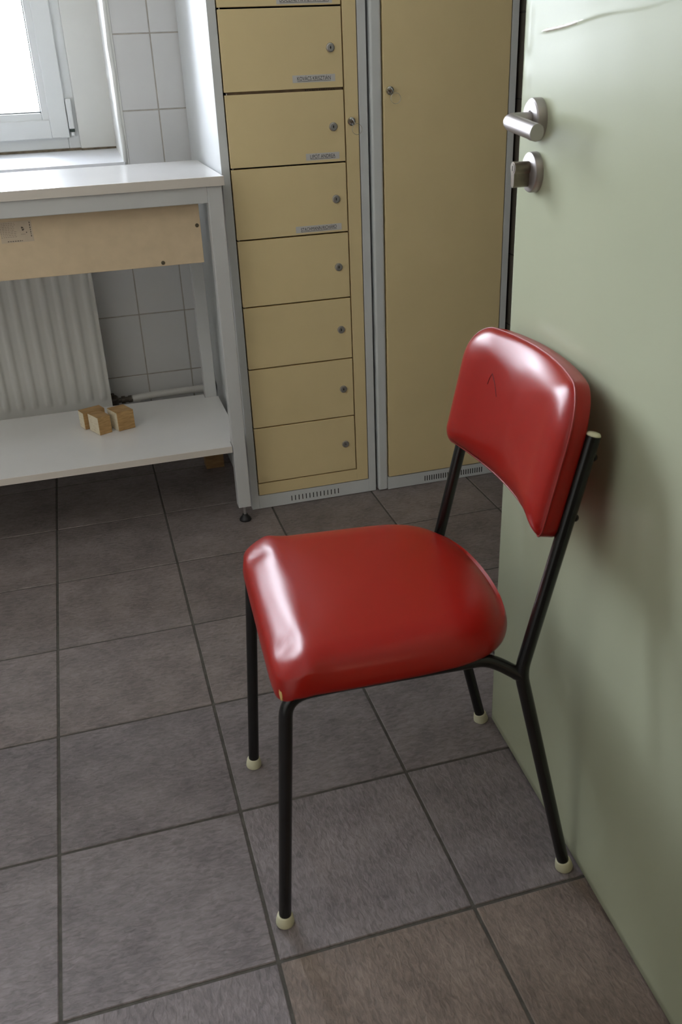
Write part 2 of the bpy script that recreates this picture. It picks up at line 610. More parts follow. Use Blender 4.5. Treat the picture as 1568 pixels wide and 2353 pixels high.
# white cladding strip between the reveal and the frame
bm = bmesh.new()
tbox(bm, 0.807, OX1 + 0.045, FY, FY + 0.3, 3.028, OZ1, 0.004)
tbox(bm, OX0, OX0 + 0.3, FY, FY + 0.3, 3.0, OZ1, 0.004)
obj('cladding', bm, M['reveal'], win)
# fixed outer frame
bm = bmesh.new()
ring_frame(bm, OX0 + 0.28, 0.815, 3.03, OZ1, FY + 0.06, FY + 0.27, 0.13)
for xm in (-1.42,):
    tbox(bm, xm - 0.09, xm + 0.09, FY + 0.06, FY + 0.27, 3.1, OZ1, 0.003)
obj('window_frame', bm, M['pvc'], win)
bm = bmesh.new()
tbox(bm, OX0 + 0.28, 0.81, FY + 0.055, FY + 0.20, 3.005, 3.035)
tbox(bm, 0.81, OX1 + 0.046, FY + 0.004, FY + 0.20, 3.005, 3.034)
obj('sill_joint', bm, M['grime'], win)
for x0, x1 in ((OX0 + 0.34, -1.46), (-1.38, 0.705)):
    bm = bmesh.new()
    z0, z1 = 3.15, OZ1 - 0.1
    ring_frame(bm, x0, x1, z0, z1, FY - 0.01, FY + 0.18, 0.19, 0.003)
    s = obj('sash', bm, M['pvc'], win)
    bm = bmesh.new()
    ring_frame(bm, x0 + 0.165, x1 - 0.165, z0 + 0.165, z1 - 0.165, FY + 0.015, FY + 0.16, 0.10, 0.005)
    obj('glazing_bead', bm, M['pvc'], s)
    bm = bmesh.new()
    ring_frame(bm, x0 + 0.255, x1 - 0.255, z0 + 0.255, z1 - 0.255, FY + 0.05, FY + 0.15, 0.020, 0.0)
    obj('gasket', bm, M['gasket'], s)
    bm = bmesh.new()
    tbox(bm, x0 + 0.25, x1 - 0.25, FY + 0.10, FY + 0.112, z0 + 0.25, z1 - 0.25)
    obj('pane', bm, M['glass'], s)
# lower corner hinge on the right sash
bm = bmesh.new()
tbox(bm, 0.712, 0.772, FY - 0.015, FY + 0.05, 3.235, 3.545, 0.004)
hin = obj('hinge', bm, M['pvc'], win)
bm = bmesh.new()
tbox(bm, 0.725, 0.765, FY - 0.012, FY + 0.05, 3.16, 3.205, 0.004)
obj('hinge_pin', bm, M['pvc'], hin)
bm = bmesh.new()
tbox(bm, 0.715, 0.77, FY + 0.0, FY + 0.05, 3.205, 3.235)
obj('hinge_gap', bm, M['gasket'], hin)
# sill board filling the recess
bm = bmesh.new()
prism(bm, [(a * T, b * T) for a, b in ((OX0, WB - 0.05), (OX1 + 0.008, WB - 0.05), (OX1 + 0.042, FY), (OX1 + 0.042, FY + 0.3), (OX0, FY + 0.3))], 2.912 * T, 3.01 * T)
obj('window_sill', bm, M['sill'], win)

# the second window, further left in the same wall (out of the frame, it lights the shelf from the side)
w2 = struct(bpy.data.objects.new('window_2', None))
COL.objects.link(w2)
bm = bmesh.new()
ring_frame(bm, PX0, PX1, 3.0, OZ1, FY + 0.06, FY + 0.27, 0.24)
obj('window_frame', bm, M['pvc'], w2)
bm = bmesh.new()
tbox(bm, PX0 + 0.22, PX1 - 0.22, FY + 0.15, FY + 0.162, 3.22, OZ1 - 0.22)
obj('pane', bm, M['glass'], w2)
bm = bmesh.new()
tbox(bm, PX0, PX1, WB - 0.05, FY + 0.12, 2.915, 3.01, 0.004)
obj('window_sill', bm, M['sill'], w2)

# ------------------------------------------------------------------ radiator and pipe
rad = thing('radiator', 'off-white ribbed panel radiator on the tiled wall under the window', 'radiator', (0, 0, 0.60 * T))
RX0, RX1, RZ0, RZ1, RY = -2.6, 0.685, 0.68, 2.56, 6.30
bm = bmesh.new()
nx, pitch = 0, 0.1365
xs = []
x = RX0
step = pitch / 12
while x < RX1 - 1e-6:
    xs.append(x)
    x += step
xs.append(RX1)
zs = [RZ0, RZ0 + 0.03, RZ0 + 0.07, RZ0 + 0.085, RZ0 + 0.10, RZ0 + 0.115, RZ0 + 0.13, RZ0 + 0.15, RZ0 + 0.5, RZ0 + 1.0, RZ1 - 0.5, RZ1 - 0.15, RZ1 - 0.13, RZ1 - 0.115, RZ1 - 0.10, RZ1 - 0.085, RZ1 - 0.03, RZ1]


def sst(a, b, v):
    t = max(0.0, min(1.0, (v - a) / (b - a)))
    return t * t * (3 - 2 * t)


def rib(xx, zz):
    u = ((RX1 - 0.075 - xx) % pitch) / pitch
    d = min(u, 1 - u)
    p = 1 - sst(0.10, 0.30, d)
    if xx > RX1 - 0.03 or xx < RX0 + 0.06:
        p = 0
    zm = sst(RZ0 + 0.06, RZ0 + 0.14, zz) * (1 - sst(RZ1 - 0.14, RZ1 - 0.06, zz))
    return 0.0055 * p * zm


gridv = [[bm.verts.new((xx * T, RY * T - rib(xx, zz), (zz - 0.60) * T)) for zz in zs] for xx in xs]
for i in range(len(xs) - 1):
    for k in range(len(zs) - 1):
        bm.faces.new((gridv[i][k], gridv[i + 1][k], gridv[i + 1][k + 1], gridv[i][k + 1]))
obj('front_panel', bm, M['rad'], rad, smooth=True)
bm = bmesh.new()
tbox(bm, RX0 + 0.001, RX1, RY + 0.004, RY + 0.04, RZ0 - 0.6, RZ1 - 0.6, 0.002)
tbox(bm, RX0 + 0.05, RX1 - 0.012, RY + 0.04, RY + 0.2, RZ0 + 0.1 - 0.6, RZ1 - 0.6 - 0.02, 0.002)
obj('back_panel', bm, M['rad'], rad)
bm = bmesh.new()
tbox(bm, RX0 + 0.4, RX0 + 0.5, RY + 0.2, WB - 0.02, 0.4, 1.8)
obj('bracket', bm, M['rad'], rad)
bm = bmesh.new()
tbox(bm, RX1 - 0.9, RX1 - 0.8, RY + 0.2, WB - 0.02, 0.4, 1.8)
obj('bracket', bm, M['rad'], rad)

pp = thing('heating_pipe', 'white heating pipe running low along the tiles beside the radiator', 'pipe', (1.3 * T, 6.5 * T, 0.55 * T))
bm = bmesh.new()
tube(bm, [((x_ - 1.3) * T, 0, (z_ - 0.55) * T) for x_, z_ in ((0.895, 0.672), (0.95, 0.674), (1.08, 0.684), (1.2, 0.688), (1.6, 0.69), (1.79, 0.69))], 0.0118, 14)
obj('pipe', bm, M['pipe'], pp, smooth=True, autos=50)
bm = bmesh.new()
lathe(bm, [(0.009, -0.060), (0.0105, -0.058), (0.0105, -0.047), (0.0085, -0.046), (0.0085, -0.035), (0.0125, -0.034), (0.0125, -0.022), (0.009, -0.021), (0.009, -0.012), (0.0118, -0.011), (0.0118, 0.003), (0, 0.003)],
      ((0.895 - 1.3) * T, 0, (0.672 - 0.55) * T), (1, 0, 0), 16)
obj('fitting', bm, M['fitting'], pp, smooth=True, autos=30)
bm = bmesh.new()
lathe(bm, [(0.016, -0.014), (0.018, -0.01), (0.018, 0.014), (0.014, 0.018), (0.006, 0.018), (0.006, 0.03), (0, 0.03)], ((0.70 - 1.3) * T, 0, (0.665 - 0.55) * T), (0, -0.3, 1), 14)
obj('valve', bm, M['fitting'], pp, smooth=True, autos=30)
bm = bmesh.new()
tbox(bm, 1.76 - 1.3, 1.79 - 1.3, -0.045, WB - 6.5 - 0.02, 0.08, 0.19)
obj('pipe_clip', bm, M['pipe'], pp)

# ------------------------------------------------------------------ work table
tb = thing('work_table', 'white work table with steel legs under the window, lower shelf and beige panel', 'table', (0.3 * T, 5.2 * T, 0))
TX, TY = 0.3, 5.2


def b_tab(x0, x1, y0, y1, z0, z1, bev=0.0015):
    b = bmesh.new()
    tbox(b, x0 - TX, x1 - TX, y0 - TY, y1 - TY, z0, z1, bev)
    return b


LX = -2.6
bm = b_tab(LX, 1.785, 4.515, 6.02, 2.962, 3.032, 0.0012)
obj('tabletop', bm, M['lam'], tb)
bm = b_tab(LX, 1.785, 4.511, 4.516, 2.9625, 3.0315, 0.0003)
obj('edge_band', bm, M['lamedge'], tb)
# legs: front right, rear right, and the two at the far left end
leg_b = {}
for x0, y0, zf in ((1.648, 4.535, 0.155), (1.612, 5.945, 0.164), (LX + 0.1, 4.535, 0.155), (LX + 0.1, 5.945, 0.155)):
    obj('leg', b_tab(x0, x0 + 0.117, y0, y0 + 0.112, zf, 2.962, 0.0016), M['whitemetal'], tb)
obj('front_rail', b_tab(LX + 0.217, 1.648, 4.537, 4.645, 2.838, 2.962, 0.0016), M['whitemetal'], tb)
obj('rear_rail', b_tab(LX + 0.217, 1.612, 5.947, 6.055, 2.84, 2.962, 0.0016), M['whitemetal'], tb)
obj('side_rail', b_tab(1.655, 1.735, 4.647, 5.945, 2.84, 2.962, 0.0016), M['whitemetal'], tb)
obj('side_rail', b_tab(1.665, 1.735, 4.647, 5.945, 0.60, 0.705, 0.0016), M['whitemetal'], tb)
obj('side_rail', b_tab(LX + 0.12, LX + 0.2, 4.647, 5.945, 0.60, 0.705, 0.0016), M['whitemetal'], tb)
# shelf, notched round the legs
bm = bmesh.new()
sh = [(LX + 0.22, 4.54), (1.642, 4.54), (1.642, 4.655), (1.742, 4.655), (1.742, 5.94), (1.606, 5.94), (1.606, 6.05), (LX + 0.22, 6.05)]
prism(bm, [((a - TX) * T, (b - TY) * T) for a, b in sh], 0.712 * T, 0.772 * T)
obj('shelf', bm, M['lam'], tb)
bm = b_tab(LX + 0.22, 1.642, 4.5365, 4.5405, 0.7125, 0.7715, 0.0002)
obj('shelf_edge_band', bm, M['lamedge'], tb)
# beige panel below the rail
bm = b_tab(LX + 0.22, 1.583, 4.66, 4.72, 2.365, 2.90, 0.0008)
pan = obj('panel', bm, M['board'], tb)
for sx, sz in ((1.555, 2.66), (1.25, 2.392)):
    bm = bmesh.new()
    lathe(bm, [(0.0048, 0), (0.0048, 0.0012), (0.0036, 0.0024), (0.0012, 0.0024), (0.0, 0.0010)], ((sx - TX) * T, (4.66 - TY) * T, sz * T), (0, -1, 0), 14)
    obj('screw', bm, M['screw'], pan, smooth=True, autos=30)
# faded delivery sticker with tiny unreadable print on its face
bm = bmesh.new()
sx0, sx1, sz0, sz1 = 0.055, 0.295, 2.645, 2.80
box(bm, (sx0 - TX) * T, (sx1 - TX) * T, (4.657 - TY) * T, (4.66 - TY) * T, sz0 * T, sz1 * T)
rr = random.Random(3)


def mark(xa, xb, za, zb, mi):
    yy = (4.6562 - TY) * T
    bm.faces.new([bm.verts.new(((xx - TX) * T, yy, zz * T)) for xx, zz in ((xa, za), (xb, za), (xb, zb), (xa, zb))]).material_index = mi


for k in range(9):
    z = 2.785 - k * 0.0125
    x = 0.075
    while x < 0.165:
        l = rr.uniform(0.006, 0.02)
        mark(x, x + l, z, z + 0.005, 2)
        x += l + 0.005
for xx, zz, s in ((0.215, 2.745, 0.012), (0.218, 2.729, 0.012), (0.228, 2.735, 0.008), (0.226, 2.748, 0.006), (0.245, 2.71, 0.008)):
    mark(xx, xx + s, zz, zz + s, 1)
x = 0.10
while x < 0.215:
    l = rr.uniform(0.004, 0.013)
    mark(x, x + l, 2.652, 2.658, 1)
    x += l + 0.006
z = 2.79
while z > 2.68:
    l = rr.uniform(0.004, 0.013)
    mark(0.277, 0.284, z - l, z, 1)
    mark(0.062, 0.067, z - l, z, 2)
    z -= l + 0.006
mark(0.205, 0.24, 2.70, 2.704, 2)
obj('sticker', bm, [M['sticker'], M['stamp'], M['faint']], pan)
# levelling foot
for fx, fy in ((1.7065, 4.591), (LX + 0.158, 4.591), (LX + 0.158, 6.0)):
    bm = bmesh.new()
    lathe(bm, [(0.0042, 0.012), (0.0042, 0.055)], ((fx - TX) * T, (fy - TY) * T, 0), (0, 0, 1), 12)
    ft = obj('foot', bm, M['zinc'], tb, smooth=True, autos=40)
    bm = bmesh.new()
    lathe(bm, [(0.0165, 0.0), (0.0172, 0.002), (0.0172, 0.0045), (0.0145, 0.009), (0.0085, 0.0155), (0.0075, 0.0195), (0, 0.0195)], ((fx - TX) * T, (fy - TY) * T, 0), (0, 0, 1), 20)
    obj('foot_pad', bm, M['rubber'], ft, smooth=True, autos=50)

# ------------------------------------------------------------------ wooden blocks
wood = 'small wooden blocks on the shelf'


def block(name, label, o, e1, e2, l1, l2, h, z0, mats, grp=None, faceidx=None):
    o, e1, e2 = Vector((*o, 0)) * T, Vector((*e1, 0)).normalized(), Vector((*e2, 0)).normalized()
    bm = bmesh.new()
    P = [Vector((0, 0, 0)), e1 * l1 * T, e1 * l1 * T + e2 * l2 * T, e2 * l2 * T]
    lo = [bm.verts.new(p) for p in P]
    hi = [bm.verts.new(p + Vector((0, 0, h * T))) for p in P]
    fs = [bm.faces.new(lo[::-1]), bm.faces.new(hi)]
    for i in range(4):
        fs.append(bm.faces.new((lo[i], lo[(i + 1) % 4], hi[(i + 1) % 4], hi[i])))
    fs[5].material_index = fs[3].material_index = 1
    bmesh.ops.bevel(bm, geom=list(bm.edges), offset=0.0012, segments=2, profile=0.5, affect='EDGES')
    ob = obj(name, bm, mats, loc=(o.x, o.y, z0 * T))
    return tag(ob, label, 'wood block', grp)


SZ = 0.7735
block('wood_block', 'wooden block with a pale end, nearest of the three on the table shelf', (0.527, 5.25), (0.9, 0.42), (-0.44, 0.9), 0.125, 0.20, 0.172, SZ, [M['ply'], M['endgrain']], wood)
block('wood_block', 'wooden block partly behind its neighbours, leftmost on the table shelf', (0.40, 5.455), (0.93, 0.36), (-0.36, 0.93), 0.215, 0.125, 0.165, SZ, [M['ply'], M['endgrain']], wood)
block('wood_block', 'rightmost wooden block on the table shelf, its wide brown face to the front', (0.702, 5.29), (0.94, 0.33), (-0.40, 0.92), 0.165, 0.20, 0.182, SZ, [M['ply'], M['endgrain']], wood)
block('wood_block', 'dark wooden block on the floor propping up the rear table leg', (1.535, 5.89), (1, 0.02), (-0.02, 1), 0.19, 0.16, 0.160, 0.0005, [M['oldwood'], M['oldwood']])


# ------------------------------------------------------------------ lockers
def cam_lock(parent, x, z, y, r=0.0105, m=None):
    """round cam lock facing -y at (x, y, z) metres, local to parent"""
    bm = bmesh.new()
    lathe(bm, [(r, 0), (r, 0.0025), (r * 0.93, 0.0042), (r * 0.70, 0.0050), (r * 0.68, 0.0044), (0, 0.0044)], (x, y, z), (0, -1, 0), 24)
    for s in ((0.0009, 0.0036), (0.0016, 0.0011)):
        f = [bm.verts.new((x + sx * s[0], y - 0.00455, z + sz * s[1])) for sx, sz in ((-1, -1), (1, -1), (1, 1), (-1, 1))]
        bm.faces.new(f).material_index = 1
    return obj('lock', bm, [m or M['nickel'], M['dark']], parent, smooth=True, autos=25)


L1Y = 4.76
L1 = thing('compartment_locker', 'grey steel locker with a column of cream compartment doors bearing name strips', 'locker', (2.43 * T, L1Y * T, 0))


def b_l1(boxes, bev=0.0012):
    b = bmesh.new()
    for x0, x1, y0, y1, z0, z1 in boxes:
        tbox(b, x0 - 2.43, x1 - 2.43, y0 - L1Y, y1 - L1Y, z0, z1, bev)
    return b


LT = 6.02
LBK = 6.60
bm = b_l1([(1.808, 1.876, L1Y, L1Y + 0.06, 0.004, LT), (2.976, 3.048, L1Y, L1Y + 0.06, 0.004, LT), (1.876, 2.976, L1Y, L1Y + 0.05, 0.004, 0.138),
           (1.876, 2.976, L1Y, L1Y + 0.05, LT - 0.06, LT),
           (1.808, 1.82, L1Y + 0.05, LBK, 0.004, LT), (3.036, 3.048, L1Y + 0.05, LBK, 0.004, LT), (1.82, 3.036, LBK - 0.012, LBK, 0.004, LT),
           (1.82, 3.036, L1Y + 0.05, LBK, LT - 0.012, LT), (1.82, 3.036, L1Y + 0.05, LBK, 0.10, 0.112)], 0.0010)
obj('body', bm, M['locker'], L1)
bm = b_l1([(1.828, 3.03, L1Y + 0.10, L1Y + 0.112, 0.112, LT - 0.02)], 0)
obj('inner_panel', bm, M['dark'], L1)  # near-black sheet painting the shade seen through the door gaps
# the big service door: right column and bottom strip in cream
bm = b_l1([(2.857, 2.968, L1Y - 0.004, L1Y + 0.05, 0.146, LT - 0.07), (1.884, 2.857, L1Y - 0.004, L1Y + 0.05, 0.146, 0.262), (1.884, 2.857, L1Y - 0.004, L1Y + 0.05, 5.86, LT - 0.07)], 0.0008)
sd = obj('service_door', bm, M['yellow'], L1)
cam_lock(sd, (2.905 - 2.43) * T, 3.353 * T, -0.004 * T, 0.0105, M['chrome'])
bm = bmesh.new()
tbox(bm, -0.004, 0.004, -0.0012, 0.01, -0.026, 0.026)
vs0 = obj('vent_slot', bm, M['dark'], L1, loc=((2.196 - 2.43) * T, 0, 0.064 * T))  # solid dark box painted as the shade of a slot, nothing is cut
for k in range(1, 14):
    link('vent_slot', vs0.data, L1, ((2.196 + 0.466 * k / 13 - 2.43) * T, 0, 0.064 * T))
joints = [0.268, 0.820, 1.377, 1.930, 2.490, 3.050, 3.603, 4.178, 4.738, 5.298, 5.856]
texts = {7: ('DÓCZINÉ MIHÁLY KATALIN', 2.560, 4.222, 0.385, 0.437), 6: ('KOVÁCS KRISZTIÁN', 2.608, 3.680, 0.272, 0.348), 5: ('LIPÓT ANDREA', 2.652, 3.104, 0.212, 0.284), 4: ('STACHMANN RICHÁRD', 2.590, 2.540, 0.312, 0.40)}
for k in range(10):
    z0, z1 = joints[k], joints[k + 1]
    gb = 0.006 if k not in (5,) else 0.006
    gt = 0.014 if k == 5 else 0.006
    bm = b_l1([(1.886, 2.846, L1Y - 0.006, L1Y + 0.045, z0 + gb, z1 - gt)], 0.0010)
    cd = obj('compartment_door', bm, M['yellow'], L1)
    zl = [0.546, 1.093, 1.650, 2.202, 2.764, 3.322, 3.892, 4.455, 5.015, 5.575][k]
    cam_lock(cd, (2.750 - 2.43) * T, zl * T, -0.006 * T)
    # small pivot pin showing in the gap at the top left corner
    bm = bmesh.new()
    lathe(bm, [(0.0016, 0), (0.0016, 0.006)], ((1.905 - 2.43) * T, 0.004, (z1 - gt) * T - 0.002), (0, 0, 1), 8)
    obj('hinge_pin', bm, M['nickel'], cd, smooth=True, autos=40)
    if k in texts:
        s, cx, cz, tw, lw = texts[k]
        bm = bmesh.new()
        hx, hz = lw / 2 * T, 0.0265 * T
        px, pz, py = (cx - 2.43) * T, cz * T, -0.0062 * T
        box(bm, px - hx, px + hx, py - 0.00035, py, pz - hz, pz + hz)
        for f in bm.faces:
            f.material_index = 0
        tilt = 0.02 if k == 4 else 0.0
        # first measure, then write to the wanted width
        tmp = bmesh.new()
        hw = text_into(tmp, s, 0.0122, lambda a, b: (a, b, 0), underline=False)
        tmp.free()
        st = (tw / 2 * T) / hw
        py2 = py - 0.0005
        text_into(bm, s, 0.0122, lambda a, b: (px + a, py2, pz + b + a * tilt), 1, True, st)
        lab = obj('name_label', bm, [M['paper'], M['ink']], cd)
# a second, older strip glued in the wide gap below the fourth lettered door
bm = bmesh.new()
px, pz, py = (2.66 - 2.43) * T, 3.5955 * T, 0.006
box(bm, (1.90 - 2.43) * T, (2.845 - 2.43) * T, py, py + 0.001, pz - 0.007, pz + 0.007)
text_into(bm, 'KOVÁCS KRISZTIÁN', 0.0095, lambda a, b: (px + a, py - 0.0003, pz + b), 1, False, 0.9)
obj('old_label', bm, [M['oldlabel'], M['ink']], L1)

L2Y = 4.735
L2 = thing('wardrobe_locker', 'tall grey steel locker with one cream door, right of the compartment locker', 'locker', (3.71 * T, L2Y * T, 0))


def b_l2(boxes, bev=0.0012, seg=2):
    b = bmesh.new()
    for x0, x1, y0, y1, z0, z1 in boxes:
        tbox(b, x0 - 3.71, x1 - 3.71, y0 - L2Y, y1 - L2Y, z0, z1, bev, seg)
    return b


bm = b_l2([(3.072, 3.166, L2Y, L2Y + 0.08, 0.004, LT)], 0.0055, 4)
for bx in ((4.292, 4.352, L2Y, L2Y + 0.06, 0.004, LT), (3.166, 4.292, L2Y, L2Y + 0.05, 0.004, 0.130), (3.166, 4.292, L2Y, L2Y + 0.05, LT - 0.06, LT),
           (3.074, 3.086, L2Y + 0.07, LBK, 0.004, LT), (4.34, 4.352, L2Y + 0.05, LBK, 0.004, LT), (3.086, 4.34, LBK - 0.012, LBK, 0.004, LT),
           (3.086, 4.34, L2Y + 0.05, LBK, LT - 0.012, LT), (3.086, 4.34, L2Y + 0.06, LBK, 0.1, 0.112), (3.1, 4.32, L2Y + 0.1, L2Y + 0.112, 0.112, LT - 0.02)):
    tbox(bm, bx[0] - 3.71, bx[1] - 3.71, bx[2] - L2Y, bx[3] - L2Y, bx[4], bx[5], 0.0010)
obj('body', bm, M['locker'], L2)
bm = b_l2([(3.177, 4.284, L2Y - 0.004, L2Y + 0.045, 0.140, LT - 0.07)], 0.0012)
d2 = obj('door', bm, M['yellow'], L2)
cam_lock(d2, (3.230 - 3.71) * T, 3.566 * T, -0.004 * T, 0.0105, M['chrome'])
bm = bmesh.new()
tbox(bm, -0.0045, 0.0045, -0.0012, 0.01, -0.027, 0.027)
vs1 = obj('vent_slot', bm, M['dark'], L2, loc=((3.552 - 3.71) * T, 0, 0.062 * T))  # dark box again stands in for a shaded opening
for k in range(1, 26):
    link('vent_slot', vs1.data, L2, ((3.552 + 0.61 * k / 25 - 3.71) * T, 0, 0.062 * T))


def key_ring(label, x, y, z, s=1.0, rdrop=0.056):
    """a flat key standing in a lock with a wire ring hanging from its bow"""
    k = thing('key', label, 'key', (x * T, y * T - 0.0045, z * T), 0, 'keys left in locker locks')
    bm = bmesh.new()
    box(bm, -0.0035, 0.0035, -0.006, 0.0, -0.0008, 0.0008)
    pts = [(0.010 * s * math.cos(a) + 0.004, 0.006 * math.sin(a) - 0.010) for a in [2 * PI * i / 20 for i in range(20)]]
    tube(bm, [(0.0, -0.001, 0.0), (0.0, -0.006, 0.0)], 0.0022, 8)
    obj('blade', bm, M['chrome'], k)
    bm = bmesh.new()
    prism(bm, [(a * 0.9, b) for a, b in [(-0.004, -0.006), (0.004, -0.006), (0.008, -0.010), (0.0085, -0.016), (0.004, -0.020), (-0.004, -0.020), (-0.0085, -0.016), (-0.008, -0.010)]], -0.0009, 0.0009)
    bow = obj('bow', bm, M['chrome'], k)
    bow.rotation_euler = (0, math.radians(62), 0)
    bm = bmesh.new()
    torus(bm, (0.0085, -0.0165, -0.0175), 0.0125 * s, 0.00055, (1, -0.15, 0), (0, 0, 1))
    obj('ring', bm, M['chrome'], k, smooth=True)
    return k


key_ring('small key with a wire ring in the single tall cream locker door', 3.230, L2Y - 0.004, 3.566)
key_ring('small key with a wire ring in the narrow cream strip beside the compartment doors', 2.905, L1Y - 0.004, 3.353)

# ------------------------------------------------------------------ the green door
# local frame: x along the leaf from the free edge to the hinges, y out of the face towards the room (photo's left), z up
A0 = Vector((2.669, 1.257, 0)) * T
dang = math.atan2(-0.998, -0.057)
DL, DH, DTH = 2.93, 6.55, 0.135
door = bpy.data.objects.new('door_1', None)
COL.objects.link(door)
struct(door)
door.location = A0
door.rotation_euler.z = dang                     # local +x runs from the free edge towards the camera; local -y faces the room
# local +y = rotate (0,1): (-sin, cos) -> (0.998,-0.057): away from the room side; so the visible face is at local y=0 facing -y


def crease(u, v):
    """height of the wrinkles in the door's skin, in mm; u from the free edge, v up (tile units)"""
    h = 0.0
    yc = 3.858 + 0.10 * (u - 0.1) * (1 - 0.30 * u)
    if u > 0.13:
        amp = min(1.0, (u - 0.13) / 0.12) * (1.7 if u < 0.6 else max(0.4, 1.7 - (u - 0.6) * 1.6))
        dv = v - yc - 0.004 * math.sin(u * 11)
        h += 0.4 * amp * math.exp(-(dv / (0.017 if dv > 0 else 0.009)) ** 2)
        h -= 0.10 * amp * math.exp(-((dv + 0.050) / 0.02) ** 2)
    # slack skin along the latch edge above the handle
    if v > 3.55:
        e = math.exp(-((u - 0.06) / 0.035) ** 2) * min(1.0, (v - 3.55) / 0.1)
        h += e * (0.7 + 0.5 * math.sin(v * 23) + 0.35 * math.sin(v * 51 + 1))
    h += 0.55 * math.sin(u * 4.1 + v * 1.3) * math.sin(v * 1.9 + 0.6) + 0.18 * math.sin(u * 13 + 1.0) * math.sin(v * 2.7 + u * 5)
    # old dents below the lock
    h -= 0.7 * math.exp(-(((u - 0.50) / 0.16) ** 2 + ((v - 3.22) / 0.08) ** 2))
    h += 0.6 * math.exp(-(((u - 0.17 - (2.45 - v) * 0.28) / 0.018) ** 2)) * math.exp(-((v - 2.30) / 0.10) ** 2)
    return h


bm = bmesh.new()
us = [0.0, 0.008] + [0.02 + k * 0.02 for k in range(74)] + [1.52 + k * 0.1 for k in range(14)] + [DL]
vs_ = [0.02, 0.03] + [0.08 + k * 0.08 for k in range(42)]
vs_ += [3.42 + k * 0.0125 for k in range(34)] + [3.8375 + k * 0.005 for k in range(46)] + [4.075 + k * 0.0125 for k in range(14)] + [4.27 + k * 0.1 for k in range(22)] + [DH - 0.01, DH]
vs_ = sorted(set(round(v, 4) for v in vs_))
gv = []
for u in us:
    row = []
    for v in vs_:
        edge = 0.004 if (u == 0.0 or v == 0.02 or u == DL or v == DH) else 0.0
        row.append(bm.verts.new((u * T, edge - (0 if edge else crease(u, v) * 0.001), v * T)))
    gv.append(row)
for i in range(len(us) - 1):
    for k in range(len(vs_) - 1):
        bm.faces.new((gv[i][k], gv[i + 1][k], gv[i + 1][k + 1], gv[i][k + 1]))
obj('door_face', bm, M['door'], door, smooth=True)
# worn ridge along the crease, its paint rubbed to cream
bm = bmesh.new()
pts, rr2 = [], []
for k in range(33):
    u = 0.165 + 0.62 * k / 32
    v = 3.858 + 0.10 * (u - 0.1) * (1 - 0.30 * u) + 0.004 * math.sin(u * 11)
    e = min(1.0, k / 4.0) * min(1.0, (32 - k) / 16.0)
    pts.append((u * T, 0.0012 - 0.0006 * e, v * T))
    rr2.append(0.0006 + 0.0020 * e * (1 + 0.15 * math.sin(k * 1.9)))
tube(bm, pts, rr2, 8)
obj('crease', bm, M['rubbed'], door, smooth=True)
bm = bmesh.new()
tbox(bm, 0.0, DL, 0.012, DTH, 0.02, DH, 0.002)
obj('door_core', bm, M['door'], door)


def capsule_prism(r, w, h, n=14):
    """euro cylinder outline in (x, z): circle of radius r with a slot body of width w hanging to -h"""
    pts = []
    a0 = math.asin(w / 2 / r)
    for k in range(n + 1):
        a = -PI / 2 + a0 + (2 * PI - 2 * a0) * k / n
        pts.append((r * math.cos(a), r * math.sin(a)))
    for k in range(7):
        a = PI + PI * k / 6
        pts.append((w / 2 * math.cos(a), -h + w / 2 + w / 2 * math.sin(a)))
    return pts


# handle set
hc = Vector((0.212 * T, 0, 3.530 * T))
bm = bmesh.new()
lathe(bm, [(0.0272, 0.0), (0.0272, 0.009), (0.0262, 0.0122), (0.0240, 0.0138), (0.0115, 0.0138), (0.0115, 0.0120), (0, 0.0120)], hc, (0, -1, 0), 40)
rs = obj('handle_rosette', bm, M['alu'], door, smooth=True, autos=28)
bm = bmesh.new()
OUT = 0.0475
path = bend([hc + Vector((0, -0.010, 0)), hc + Vector((0, -OUT, 0)), hc + Vector((0.092, -OUT + 0.004, -0.010))], 0.019, 10)
rr_ = []
n = len(path)
for i, p in enumerate(path):
    t = (p - path[0]).length
    rr_.append(0.0098)
seg = 18
tube(bm, path, rr_, seg)
for v in bm.verts:   # flatten the grip a little
    if v.co.x - hc.x > 0.012:
        zc = hc.z - 0.010 * (v.co.x - hc.x) / 0.092
        v.co.z = zc + (v.co.z - zc) * 1.10
obj('door_handle', bm, M['alu'], door, smooth=True, autos=50)
lc = Vector((0.205 * T, 0, 3.311 * T))
bm = bmesh.new()
lathe(bm, [(0.0270, 0.0), (0.0270, 0.0075), (0.0258, 0.0102), (0.0235, 0.0112), (0, 0.0112)], lc, (0, -1, 0), 40)
lr = obj('lock_rosette', bm, M['alu'], door, smooth=True, autos=28)
bm = bmesh.new()
prism(bm, [(lc.x + a, lc.z + 0.0065 + b) for a, b in capsule_prism(0.0088, 0.0104, 0.0255)], -0.034, -0.005, axis='y')
cy = obj('lock_cylinder', bm, M['brass'], door, smooth=True, autos=30)
bm = bmesh.new()
lathe(bm, [(0.0062, 0.034), (0.0062, 0.0346), (0, 0.0346)], lc + Vector((0, 0, 0.0065)), (0, -1, 0), 20)
plug = obj('plug', bm, M['brass'], cy, smooth=True, autos=30)
bm = bmesh.new()
box(bm, lc.x - 0.0009, lc.x + 0.0009, -0.0349, -0.034, lc.z + 0.0030, lc.z + 0.0100)
obj('keyhole', bm, M['dark'], cy)

# ------------------------------------------------------------------ the red chair
TH_ = math.radians(-3.4)
ch = thing('chair', 'red vinyl chair with black tubular steel frame standing against the green door', 'chair', (0.571, 0.2255, 0), TH_)
R_ = 0.0096
YF, YR = 0.177, 0.187


def post_x(z):
    return 0.132 + 0.217 * (z - 0.405)


